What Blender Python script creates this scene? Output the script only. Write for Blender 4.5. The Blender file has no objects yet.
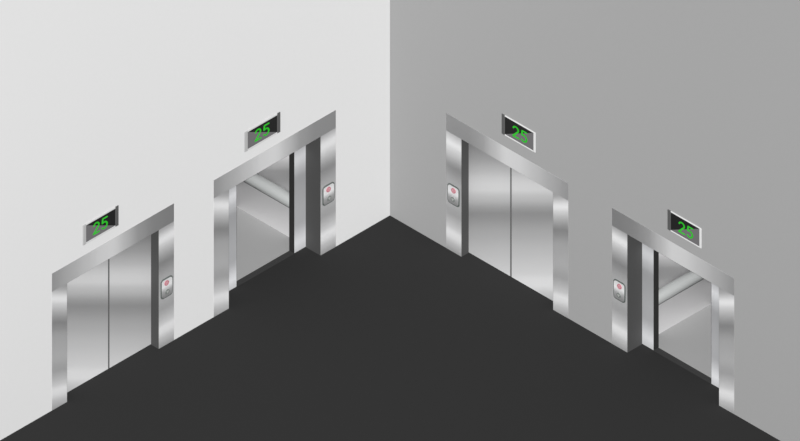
import bpy, bmesh, math
from mathutils import Vector

C = bpy.context.scene.collection
SC = bpy.context.scene
PX = 1.0 / 64.0            # metres per drawing unit
KA, KH = 0.70710678, 0.81649658

# ------------------------------------------------------------------ camera, sky, sun, exposure
cam_d = bpy.data.cameras.new('camera'); cam = bpy.data.objects.new('camera', cam_d); C.objects.link(cam)
cam_d.type = 'ORTHO'; cam_d.ortho_scale = 800 * PX; cam_d.clip_end = 200
view = Vector((1, -1, 1)).normalized()
right = Vector((1, 1, 0)).normalized()
up = view.cross(right).normalized()
cam.rotation_euler = view.to_track_quat('Z', 'Y').to_euler()
cam.location = right * (10.1 * PX) - up * (5.15 * PX) + view * 30
SC.camera = cam

SKY = 0.42
w = bpy.data.worlds.new('sky'); SC.world = w; w.use_nodes = True
w.node_tree.nodes['Background'].inputs[0].default_value = (1, 1, 1, 1)
w.node_tree.nodes['Background'].inputs[1].default_value = SKY

SUN = 5.45
sd = bpy.data.lights.new('sun', 'SUN'); sd.energy = SUN; sd.angle = math.radians(0.6)
sun = bpy.data.objects.new('sun', sd); C.objects.link(sun)
sun.rotation_euler = view.to_track_quat('Z', 'Y').to_euler(); sun.location = (6, -6, 8)

vs = SC.view_settings
vs.view_transform = 'Standard'; vs.look = 'None'; vs.exposure = 0.0; vs.gamma = 1.0; vs.use_curve_mapping = False

# ------------------------------------------------------------------ materials
def lin(v):
    v /= 255.0
    return v / 12.92 if v <= 0.04045 else ((v + 0.055) / 1.055) ** 2.4

def mat(name, rgb, rough=0.6, metal=0.0, spec=0.5, emit=None):
    m = bpy.data.materials.new(name); m.use_nodes = True
    b = m.node_tree.nodes['Principled BSDF']
    b.inputs['Base Color'].default_value = (*rgb, 1)
    b.inputs['Roughness'].default_value = rough
    b.inputs['Metallic'].default_value = metal
    b.inputs['Specular IOR Level'].default_value = spec
    if emit:
        b.inputs['Emission Color'].default_value = (*emit, 1); b.inputs['Emission Strength'].default_value = 1
    return m

def grey(v): return (v, v, v)

def paint(name, rgb, amount=0.012, scale=14, spec=0.0):
    """matt paint with a faint real mottling"""
    m = mat(name, rgb, 0.9, 0, spec)
    nt = m.node_tree; b = nt.nodes['Principled BSDF']
    tc = nt.nodes.new('ShaderNodeTexCoord'); nz = nt.nodes.new('ShaderNodeTexNoise'); nz.inputs['Scale'].default_value = scale
    mr = nt.nodes.new('ShaderNodeMapRange'); mr.inputs[3].default_value = 1 - amount; mr.inputs[4].default_value = 1 + amount
    mx = nt.nodes.new('ShaderNodeVectorMath'); mx.operation = 'SCALE'; mx.inputs[0].default_value = rgb
    nt.links.new(tc.outputs['Object'], nz.inputs['Vector']); nt.links.new(nz.outputs[0], mr.inputs[0])
    nt.links.new(mr.outputs[0], mx.inputs['Scale']); nt.links.new(mx.outputs[0], b.inputs['Base Color'])
    return m

# how bright the steel looks (0-255) for a given tilt of its shading normal towards the sky
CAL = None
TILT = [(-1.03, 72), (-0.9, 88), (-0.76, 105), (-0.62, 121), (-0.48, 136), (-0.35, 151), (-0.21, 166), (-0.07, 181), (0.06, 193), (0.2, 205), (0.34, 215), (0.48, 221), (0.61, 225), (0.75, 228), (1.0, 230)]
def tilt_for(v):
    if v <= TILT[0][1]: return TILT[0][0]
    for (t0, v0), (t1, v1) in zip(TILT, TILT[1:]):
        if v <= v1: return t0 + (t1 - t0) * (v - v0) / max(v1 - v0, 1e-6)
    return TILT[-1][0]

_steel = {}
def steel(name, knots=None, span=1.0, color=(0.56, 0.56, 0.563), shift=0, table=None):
    """brushed steel sheet, sheen bands put in by tilting the shading normal along the sheet (uv.x)"""
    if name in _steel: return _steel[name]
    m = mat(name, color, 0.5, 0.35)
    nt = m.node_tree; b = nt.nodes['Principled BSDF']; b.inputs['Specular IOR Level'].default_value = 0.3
    uv = nt.nodes.new('ShaderNodeUVMap'); uv.uv_map = 'sheen_bands'
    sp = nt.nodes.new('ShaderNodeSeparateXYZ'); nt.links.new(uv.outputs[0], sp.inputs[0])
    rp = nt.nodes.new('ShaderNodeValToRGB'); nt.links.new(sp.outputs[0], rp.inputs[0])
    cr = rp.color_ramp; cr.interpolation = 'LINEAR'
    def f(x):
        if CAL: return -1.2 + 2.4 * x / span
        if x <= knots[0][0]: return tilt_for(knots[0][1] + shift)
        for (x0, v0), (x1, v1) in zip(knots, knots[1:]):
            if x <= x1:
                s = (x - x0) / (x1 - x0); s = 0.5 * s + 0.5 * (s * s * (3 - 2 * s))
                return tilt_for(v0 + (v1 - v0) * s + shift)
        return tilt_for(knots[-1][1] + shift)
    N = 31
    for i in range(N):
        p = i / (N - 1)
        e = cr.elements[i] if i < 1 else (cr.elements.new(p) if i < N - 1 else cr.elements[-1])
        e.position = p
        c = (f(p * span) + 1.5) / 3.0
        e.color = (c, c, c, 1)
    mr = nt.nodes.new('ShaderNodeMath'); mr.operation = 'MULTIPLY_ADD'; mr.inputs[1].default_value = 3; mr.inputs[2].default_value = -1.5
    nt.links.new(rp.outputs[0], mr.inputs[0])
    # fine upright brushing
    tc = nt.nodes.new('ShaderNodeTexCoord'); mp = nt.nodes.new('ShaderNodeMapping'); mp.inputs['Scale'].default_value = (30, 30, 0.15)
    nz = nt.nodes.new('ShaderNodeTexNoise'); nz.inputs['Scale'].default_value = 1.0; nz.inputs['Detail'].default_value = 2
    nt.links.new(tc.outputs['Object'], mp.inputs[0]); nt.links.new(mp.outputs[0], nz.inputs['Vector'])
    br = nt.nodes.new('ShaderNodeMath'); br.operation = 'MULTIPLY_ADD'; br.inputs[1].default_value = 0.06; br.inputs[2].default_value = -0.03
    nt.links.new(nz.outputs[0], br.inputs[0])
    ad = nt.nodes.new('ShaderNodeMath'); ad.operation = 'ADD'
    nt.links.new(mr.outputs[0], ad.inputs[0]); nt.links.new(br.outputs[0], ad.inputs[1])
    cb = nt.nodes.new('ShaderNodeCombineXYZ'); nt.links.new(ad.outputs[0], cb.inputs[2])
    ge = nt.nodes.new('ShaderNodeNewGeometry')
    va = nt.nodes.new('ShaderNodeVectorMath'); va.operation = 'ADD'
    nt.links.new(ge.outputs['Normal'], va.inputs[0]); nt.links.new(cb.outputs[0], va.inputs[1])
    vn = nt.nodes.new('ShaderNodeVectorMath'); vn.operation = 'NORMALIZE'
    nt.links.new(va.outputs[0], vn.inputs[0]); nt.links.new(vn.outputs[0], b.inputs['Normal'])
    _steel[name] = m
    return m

POST = [(0, 150), (6, 175), (17, 228), (27, 185), (38, 155), (50, 168), (70, 158), (84, 128), (94, 165), (102, 203), (108, 229), (113, 198), (119, 148)]  # wanted brightness of the drawn sheen bands along each sheet
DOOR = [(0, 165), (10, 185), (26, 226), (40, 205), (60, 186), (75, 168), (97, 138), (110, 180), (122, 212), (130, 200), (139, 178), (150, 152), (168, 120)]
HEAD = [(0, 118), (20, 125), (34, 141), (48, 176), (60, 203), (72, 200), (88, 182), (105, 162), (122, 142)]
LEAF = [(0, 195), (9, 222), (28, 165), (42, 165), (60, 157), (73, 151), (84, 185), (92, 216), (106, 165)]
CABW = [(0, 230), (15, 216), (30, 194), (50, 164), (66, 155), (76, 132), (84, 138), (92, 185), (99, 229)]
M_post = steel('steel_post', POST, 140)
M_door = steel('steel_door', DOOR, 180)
M_head = steel('steel_header', HEAD, 122)
M_leaf = steel('steel_leaf', LEAF, 140, color=(0.585, 0.59, 0.605))
M_cabw = steel('steel_cabin_wall', CABW, 120, color=(0.57, 0.565, 0.57))
M_plate = steel('steel_plate', [(0, 120), (6, 150), (12, 225), (19, 205)], 19)
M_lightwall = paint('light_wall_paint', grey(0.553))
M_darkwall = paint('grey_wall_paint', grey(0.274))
M_floor = paint('charcoal_floor', grey(0.0235), 0.01)
M_jamb = mat('dark_jamb', grey(0.054), 0.7, 0, 0.1)
M_edge = mat('dark_door_edge', grey(0.022), 0.7, 0, 0.1)
M_sill = mat('dark_sill', grey(0.035), 0.6, 0, 0.1)
M_cabfloor = mat('grey_cabin_floor', grey(0.275), 0.8, 0, 0.1)
M_plain = mat('plain_steel', (0.4, 0.4, 0.405), 0.5, 0.3)
M_rail = mat('rail_steel', (0.53, 0.545, 0.54), 0.5, 0.4)
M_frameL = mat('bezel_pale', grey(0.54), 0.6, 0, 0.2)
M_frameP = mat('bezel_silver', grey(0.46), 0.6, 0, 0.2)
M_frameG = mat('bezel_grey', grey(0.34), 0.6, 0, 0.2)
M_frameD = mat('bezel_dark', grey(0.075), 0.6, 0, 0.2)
M_black = mat('black_screen', grey(0.013), 0.5, 0, 0.1)
M_glare = mat('grey_screen_glare', (0.12, 0.117, 0.12), 0.6, 0, 0.1)
M_green = mat('green_led', (0.01, 0.05, 0.01), 0.6, 0, 0, emit=(lin(45), lin(180), lin(40)))
M_rim = mat('panel_rim', (0.11, 0.125, 0.118), 0.5, 0.3)
M_low = mat('lower_button', (0.2, 0.215, 0.205), 0.5, 0.3)
M_red = mat('red_button', (0.40, 0.15, 0.18), 0.5, 0, 0.2)
M_pink = mat('pale_button', (0.48, 0.34, 0.355), 0.5, 0, 0.2)
M_btn = mat('grey_button', (0.36, 0.37, 0.36), 0.5, 0.2)

# ------------------------------------------------------------------ builders (u along the wall from the corner, d into the wall, v up)
class Side:
    def __init__(s, name): s.name = name
    def p(s, u, d, v):
        a, dd, h = u / KA * PX, d / KA * PX, v / KH * PX
        return Vector((-dd, -a, h)) if s.name == 'left' else Vector((a, dd, h))
LEFT, RIGHT = Side('left'), Side('right')

def link(name, bm, m, parent, side=None, o=None, uvf=None, bevel=0.0, smooth=False):
    """bm is in (u,d,v); placed relative to o=(u,d,v), the base of its thing"""
    if uvf:
        lay = bm.loops.layers.uv.new('sheen_bands')
        for f in bm.faces:
            for l in f.loops: l[lay].uv = (uvf(*l.vert.co), 0.5)
    base = side.p(*o) if o else Vector()
    for vt in bm.verts: vt.co = side.p(*vt.co) - base
    bmesh.ops.recalc_face_normals(bm, faces=bm.faces)
    if smooth:
        for f in bm.faces: f.smooth = True
    me = bpy.data.meshes.new(name); bm.to_mesh(me); bm.free()
    ob = bpy.data.objects.new(name, me); C.objects.link(ob); me.materials.append(m)
    if parent: ob.parent = parent
    else: ob.location = base
    if bevel:
        bv = ob.modifiers.new('bevel', 'BEVEL'); bv.width = bevel; bv.segments = 2; bv.limit_method = 'ANGLE'
        if hasattr(bv, 'harden_normals'): bv.harden_normals = False
    return ob

def add_box(bm, u0, u1, d0, d1, v0, v1):
    q = [bm.verts.new((u, d, v)) for u in (u0, u1) for d in (d0, d1) for v in (v0, v1)]
    for f in ((0, 1, 3, 2), (4, 6, 7, 5), (0, 4, 5, 1), (2, 3, 7, 6), (0, 2, 6, 4), (1, 5, 7, 3)):
        bm.faces.new([q[i] for i in f])
    return bm
def box(*a): return add_box(bmesh.new(), *a)

def add_prism(bm, pts, d0, d1):
    """polygon in (u,v) given depth"""
    a = [bm.verts.new((u, d0, v)) for u, v in pts]; b = [bm.verts.new((u, d1, v)) for u, v in pts]
    bm.faces.new(a); bm.faces.new(b[::-1]); n = len(pts)
    for i in range(n): bm.faces.new((a[i], a[(i + 1) % n], b[(i + 1) % n], b[i]))
    return bm

def thing(name, label, cat, side, o, group=None):
    e = bpy.data.objects.new(name, None); C.objects.link(e); e.location = side.p(*o); e.empty_display_size = 0.2
    e['label'] = label; e['category'] = cat
    if group: e['group'] = group
    return e

# ------------------------------------------------------------------ measured layout
FW, PW = 122.0, 15.0                              # frame width, post width
SIZES = {('left', 54.2): (136.8, 118.8), ('left', 216.0): (136.9, 118.8), ('right', 56.4): (135.0, 117.6), ('right', 222.3): (136.0, 118.2)}  # frame height, opening height
WT = 14.6                                         # wall thickness
L_open, L_shut, R_shut, R_open = 54.2, 216.0, 56.4, 222.3

# ------------------------------------------------------------------ setting
def make_wall(name, side, starts, m, length, height):
    bm = bmesh.new()
    cuts = [0]
    for s in starts: cuts += [s, s + FW]
    cuts.append(length)
    for i in range(len(cuts) - 1):
        hole = i % 2 == 1
        add_box(bm, cuts[i], cuts[i + 1], 0, WT, SIZES[(side.name, cuts[i])][0] if hole else 0, height)
    bmesh.ops.remove_doubles(bm, verts=bm.verts, dist=1e-4)
    ob = link(name, bm, m, None, side)
    ob['kind'] = 'structure'
    return ob
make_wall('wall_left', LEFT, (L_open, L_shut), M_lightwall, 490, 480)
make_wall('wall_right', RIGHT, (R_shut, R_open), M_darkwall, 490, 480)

ext = 600 / KA * PX; back = WT / KA * PX; th = 0.12
bm = bmesh.new()
q = [bm.verts.new((x, y, z)) for x in (-back, ext) for y in (-ext, back) for z in (-th, 0)]
for f in ((0, 1, 3, 2), (4, 6, 7, 5), (0, 4, 5, 1), (2, 3, 7, 6), (0, 2, 6, 4), (1, 5, 7, 3)): bm.faces.new([q[i] for i in f])
bmesh.ops.recalc_face_normals(bm, faces=bm.faces)
me = bpy.data.meshes.new('floor'); bm.to_mesh(me); bm.free(); me.materials.append(M_floor)
fl = bpy.data.objects.new('floor', me); C.objects.link(fl); fl['kind'] = 'structure'

# ------------------------------------------------------------------ elevators
def elevator(side, s, is_open, label, gap=None):
    """s = end of the frame nearest the corner"""
    o = (s, 0, 0)
    FH, OH = SIZES[(side.name, s)]
    e = thing('elevator', label, 'elevator', side, o, 'elevators set into the two walls')
    depth = 14.6 if is_open else (7.5 if side is LEFT else 7.0)
    i0, i1 = s + PW, s + FW - PW                      # the opening
    fr = -0.1
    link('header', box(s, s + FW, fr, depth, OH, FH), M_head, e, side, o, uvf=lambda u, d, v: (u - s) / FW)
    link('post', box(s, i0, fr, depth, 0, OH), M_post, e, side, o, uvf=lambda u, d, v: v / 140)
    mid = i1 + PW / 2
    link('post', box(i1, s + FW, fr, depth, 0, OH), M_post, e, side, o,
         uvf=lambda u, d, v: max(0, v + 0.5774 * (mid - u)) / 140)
    # dark lining of the reveal
    bm = bmesh.new(); t = 0.35
    add_box(bm, i0 - 0.05, i0 + t, 0.15, depth, 0, OH); add_box(bm, i1 - t, i1 + 0.05, 0.15, depth, 0, OH)
    add_box(bm, i0 + t, i1 - t, 0.15, depth, OH - t, OH)
    link('jamb_lining', bm, M_jamb, e, side, o)
    if not is_open:
        d0, d1 = depth + 0.1, depth + 4
        # photo: the seam between the leaves
        uc = gap
        f = lambda u, d, v: (v + 0.5774 * (i1 - u) + 0.5774 * depth) / 180
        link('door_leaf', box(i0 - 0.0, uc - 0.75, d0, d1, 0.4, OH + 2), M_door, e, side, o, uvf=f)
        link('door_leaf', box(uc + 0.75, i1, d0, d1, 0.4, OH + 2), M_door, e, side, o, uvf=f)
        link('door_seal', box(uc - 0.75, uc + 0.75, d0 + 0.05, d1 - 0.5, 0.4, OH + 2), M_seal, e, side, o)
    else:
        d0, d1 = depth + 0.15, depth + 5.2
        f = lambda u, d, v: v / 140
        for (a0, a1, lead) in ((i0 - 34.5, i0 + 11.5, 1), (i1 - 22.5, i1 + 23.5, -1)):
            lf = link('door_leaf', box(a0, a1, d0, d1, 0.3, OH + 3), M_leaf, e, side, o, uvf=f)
            x = a1 if lead > 0 else a0
            bm = box(min(x, x + lead * 0.2), max(x, x + lead * 0.2), d0 + 0.1, d1, 0.3, OH + 3)
            eo = link('edge_strip', bm, M_edge, e, side, o); eo.parent = lf
            eo['label'] = 'black leading edge of the steel door leaf'
        sl = bmesh.new(); add_box(sl, i0 - 36, i1 + 30, depth, d1 + 0.1, -3, -0.15)
        for k in (1.3, 3.1): add_box(sl, i0 - 30, i1 + 26, depth + k, depth + k + 0.5, -0.2, 0.05)
        link('sill', sl, M_sill, e, side, o)
    return e

def cabin(side, s, label):
    i0, i1 = s + PW, s + FW - PW
    c0, c1, dd, H, t = 20.2, 92, 3, 132.0, 3.0
    o = ((i0 + i1) / 2, c0, 0)
    e = thing('elevator_cabin', label, 'elevator cabin', side, o, 'cabins behind the open elevator doors')
    a0, a1 = i0, i1 + 2
    link('cabin_floor', box(a0 - t, a1 + t, c0, c1 + t, -3, 0), M_cabfloor, e, side, o)
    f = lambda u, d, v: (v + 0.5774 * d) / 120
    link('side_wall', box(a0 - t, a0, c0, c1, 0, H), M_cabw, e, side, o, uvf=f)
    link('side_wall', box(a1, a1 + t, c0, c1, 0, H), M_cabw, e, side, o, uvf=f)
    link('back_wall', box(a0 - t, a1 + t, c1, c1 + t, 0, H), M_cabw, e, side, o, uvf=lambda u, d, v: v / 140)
    link('cabin_ceiling', box(a0 - t, a1 + t, c0, c1 + t, H, H + t), M_plain, e, side, o)
    # stout round handrail along the wall nearest the corner
    r = 8.4; bm = bmesh.new(); n = 40
    R = r / KA * PX
    cu, cv = a0 + RAIL_OFF, RAIL_V
    rings = []
    # radius in metres is isotropic: convert back to drawing units per axis
    prof = [(c0 + 1.5, 0.0), (c0 + 0.1, 0.99), (c0 + 0.4, 1.0), (c1 - 1.5, 1.0), (c1 - 0.6, 0.86), (c1 - 0.6, 0.0)]
    for d, k in prof[1:-1]:
        rings.append([bm.verts.new((cu + RAIL_R * k * math.cos(2 * math.pi * i / n) * KA, d,
                                    cv + RAIL_R * k * math.sin(2 * math.pi * i / n) * KH)) for i in range(n)])
    for A, B in zip(rings, rings[1:]):
        for i in range(n): bm.faces.new((A[i], A[(i + 1) % n], B[(i + 1) % n], B[i]))
    bm.faces.new(rings[0]); bm.faces.new(rings[-1][::-1])
    rl = link('handrail', bm, M_rail, e, side, o, smooth=True)
    rl['label'] = 'thick round steel handrail'
    link('rail_shade_strip', box(a0, a0 + 0.6, c0 + 0.5, c1 - 0.6, 29.7, 35.0), M_rail_shade, e, side, o)['label'] = 'painted shade under the handrail'  # thin dark box standing for the shade along the rail's underside
    for d in (38, 72):
        b = link('bracket', box(a0 - 0.2, cu - RAIL_R * 0.5, d, d + 2, cv - 2, cv + 2), M_plain, e, side, o); b.parent = rl
    return e

RAIL_OFF, RAIL_V, RAIL_R = 4.9, 43.2, 6.8
M_rail_shade = mat('rail_shade_paint', grey(0.075), 0.6, 0.1)
M_seal = mat('door_seal', grey(0.09), 0.7, 0, 0.1)

elevator(LEFT, L_shut, False, 'closed steel elevator at the far left of the pale wall', gap=390 - 109.0 - 7.5)
elevator(LEFT, L_open, True, 'open steel elevator on the pale wall, next to the room corner')
elevator(RIGHT, R_shut, False, 'closed steel elevator on the grey wall, next to the room corner', gap=511.4 - 390 - 7.5)
elevator(RIGHT, R_open, True, 'open steel elevator at the far right of the grey wall')
cabin(LEFT, L_open, 'empty steel cabin seen inside the open elevator on the pale wall')
cabin(RIGHT, R_open, 'empty steel cabin seen inside the open elevator on the grey wall')

# ------------------------------------------------------------------ floor number displays
def stroke(bm, pts, wdt, d0, d1, conv, closed=False):
    """round-ended stroke along a line, in display millimetre-like units; conv maps (x,y)->(u,v)"""
    for (x0, y0), (x1, y1) in zip(pts, pts[1:]):
        L = math.hypot(x1 - x0, y1 - y0); a = math.atan2(y1 - y0, x1 - x0); h = wdt / 2
        poly = []
        for k in range(5):
            t = a - math.pi / 2 + math.pi * k / 4
            poly.append((x1 + h * math.cos(t), y1 + h * math.sin(t)))
        for k in range(5):
            t = a + math.pi / 2 + math.pi * k / 4
            poly.append((x0 + h * math.cos(t), y0 + h * math.sin(t)))
        add_prism(bm, [conv(*p) for p in poly], d0, d1)

def arc(cx, cy, rx, ry, a0, a1, n=8):
    return [(cx + rx * math.cos(math.radians(a0 + (a1 - a0) * i / n)), cy + ry * math.sin(math.radians(a0 + (a1 - a0) * i / n))) for i in range(n + 1)]
# digits in a 6 x 12 cell
TWO = arc(3.1, 8.7, 2.6, 3.0, 165, -25, 9) + [(0.3, 0.3), (6.0, 0.3)]
FIVE = [(5.7, 11.7), (1.3, 11.7), (0.9, 6.9)] + arc(2.9, 3.9, 2.8, 3.6, 118, -140, 11)

def display(side, s, label, u_w):
    lift = 0.4 if side is LEFT else 0
    u0, u1, v0, v1 = s + 55.8, s + 55.8 + u_w, 147.0 + lift, 167.0 + lift
    o = ((u0 + u1) / 2, 0, v0)
    e = thing('floor_display', label, 'floor display', side, o, 'lit floor displays over the elevators')
    pr = -0.7
    tb = 1.1 if side is RIGHT else 1.5
    ow = 2.0 if side is RIGHT else 3.2
    link('housing', box(u0 + 0.3, u1 - 0.3, -0.2, 0.0, v0 + 0.3, v1 - 0.3), M_frameD, e, side, o)
    for (a, b) in ((v1 - tb, v1), (v0, v0 + tb)):
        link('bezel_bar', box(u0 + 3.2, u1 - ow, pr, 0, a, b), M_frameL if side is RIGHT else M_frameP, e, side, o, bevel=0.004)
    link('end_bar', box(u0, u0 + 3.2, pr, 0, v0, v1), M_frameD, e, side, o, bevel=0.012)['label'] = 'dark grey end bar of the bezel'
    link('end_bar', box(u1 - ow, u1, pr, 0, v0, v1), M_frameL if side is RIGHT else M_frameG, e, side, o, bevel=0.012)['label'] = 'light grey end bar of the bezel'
    a0, a1, b0, b1 = u0 + 3.2, u1 - ow, v0 + tb, v1 - tb
    link('screen', box(a0, a1, -0.4, -0.2, b0, b1), M_black, e, side, o)
    pn = add_prism(bmesh.new(), [(a0, b0), (a1, b1), (a1, b0)], -0.5, -0.4)  # glass glare painted on as a thin grey triangle
    link('screen_glare', pn, M_glare, e, side, o)['label'] = 'glare painted grey on the lower half of the screen'
    # digits read left to right as one faces the wall
    cu, cv = (u0 + u1) / 2 + (1.6 if side is RIGHT else 0.3), (v0 + v1) / 2 - (5.6 if side is RIGHT else 5.0)
    sg = 1 if side is RIGHT else -1
    for x0, pts in ((-7.3, TWO), (0.9, FIVE)):
        bm = bmesh.new()
        conv = lambda x, y, x0=x0: (cu + sg * (x0 + x * 0.98), cv + y * 0.88)
        stroke(bm, pts, 1.5, -0.65, -0.5, conv)
        link('digit', bm, M_green, e, side, o)['label'] = 'glowing green digit %s' % ('2' if pts is TWO else '5')
    return e
display(LEFT, L_shut, 'lit 25 floor display over the leftmost closed elevator', 35.6)
display(LEFT, L_open, 'lit 25 floor display over the open elevator on the pale wall', 35.8)
display(RIGHT, R_shut, 'lit 25 floor display over the closed elevator on the grey wall', 33.8)
display(RIGHT, R_open, 'lit 25 floor display over the rightmost open elevator', 33.8)

# ------------------------------------------------------------------ call panels
def rrect(cu, cv, wu, hv, r, n=6):
    pts = []
    ru, rv = r, r * KH / KA
    for sx, sy, a in ((1, 1, 0), (-1, 1, 90), (-1, -1, 180), (1, -1, 270)):
        for i in range(n + 1):
            t = math.radians(a + 90 * i / n)
            pts.append((cu + sx * (wu / 2 - ru) + ru * math.cos(t), cv + sy * (hv / 2 - rv) + rv * math.sin(t)))
    return pts
def disc(cu, cv, r, n=20): return [(cu + r * KA * math.cos(2 * math.pi * i / n), cv + r * KH * math.sin(2 * math.pi * i / n)) for i in range(n)]

def call_panel(side, s, label):
    cu, cv = s + PW / 2 + 0.2, 57.5
    o = (cu, -0.25, cv - 9.5)
    e = thing('call_panel', label, 'call panel', side, o, 'call panels beside the elevators')
    link('backplate', add_prism(bmesh.new(), rrect(cu, cv, 11.8, 19.4, 2.6), -0.7, -0.27), M_rim, e, side, o)['label'] = 'dark rim of the panel'
    link('faceplate', add_prism(bmesh.new(), rrect(cu, cv, 10.2, 17.2, 2.0), -1.0, -0.7), M_plate, e, side, o, uvf=lambda u, d, v: (v - cv + 9.5) / 19)
    bm = bmesh.new(); n = 24; R0, R1 = 3.0, 1.8; c = (cu + 0.7, cv + 5.2)
    def ring(r, d): return [bm.verts.new((c[0] + r * KA * math.cos(2 * math.pi * i / n), d, c[1] + r * KH * math.sin(2 * math.pi * i / n))) for i in range(n)]
    rr = [ring(R0, -1.0), ring(R0, -1.5), ring(R1, -1.5), ring(R1, -1.0)]
    for A, B in zip(rr, rr[1:] + rr[:1]):
        for i in range(n): bm.faces.new((A[i], A[(i + 1) % n], B[(i + 1) % n], B[i]))
    rg = link('button_ring', bm, M_red, e, side, o); rg['label'] = 'red ring of the upper button'
    bt = link('button', add_prism(bmesh.new(), disc(c[0], c[1], R1), -1.35, -1.0), M_pink, e, side, o)
    mk = add_prism(bmesh.new(), [(c[0] - 0.9, c[1] - 0.8), (c[0] + 0.9, c[1] - 0.8), (c[0], c[1] + 1.2)], -1.5, -1.35)
    m_ = link('arrow', mk, M_red, e, side, o); m_.parent = bt
    c = (cu, cv - 4.0)
    bt = link('button', add_prism(bmesh.new(), disc(c[0], c[1], 2.9), -1.4, -1.0), M_low, e, side, o); bt['label'] = 'dark grey lower button'
    mk = add_prism(bmesh.new(), [(c[0] - 1.3, c[1] + 0.9), (c[0] + 1.3, c[1] + 0.9), (c[0], c[1] - 1.5)], -1.55, -1.4)
    m_ = link('arrow', mk, M_btn, e, side, o); m_.parent = bt
    return e
call_panel(LEFT, L_shut, 'call panel with red button beside the leftmost closed elevator')
call_panel(LEFT, L_open, 'call panel with red button beside the open elevator on the pale wall')
call_panel(RIGHT, R_shut, 'call panel with red button beside the closed elevator on the grey wall')
call_panel(RIGHT, R_open, 'call panel with red button beside the rightmost open elevator')
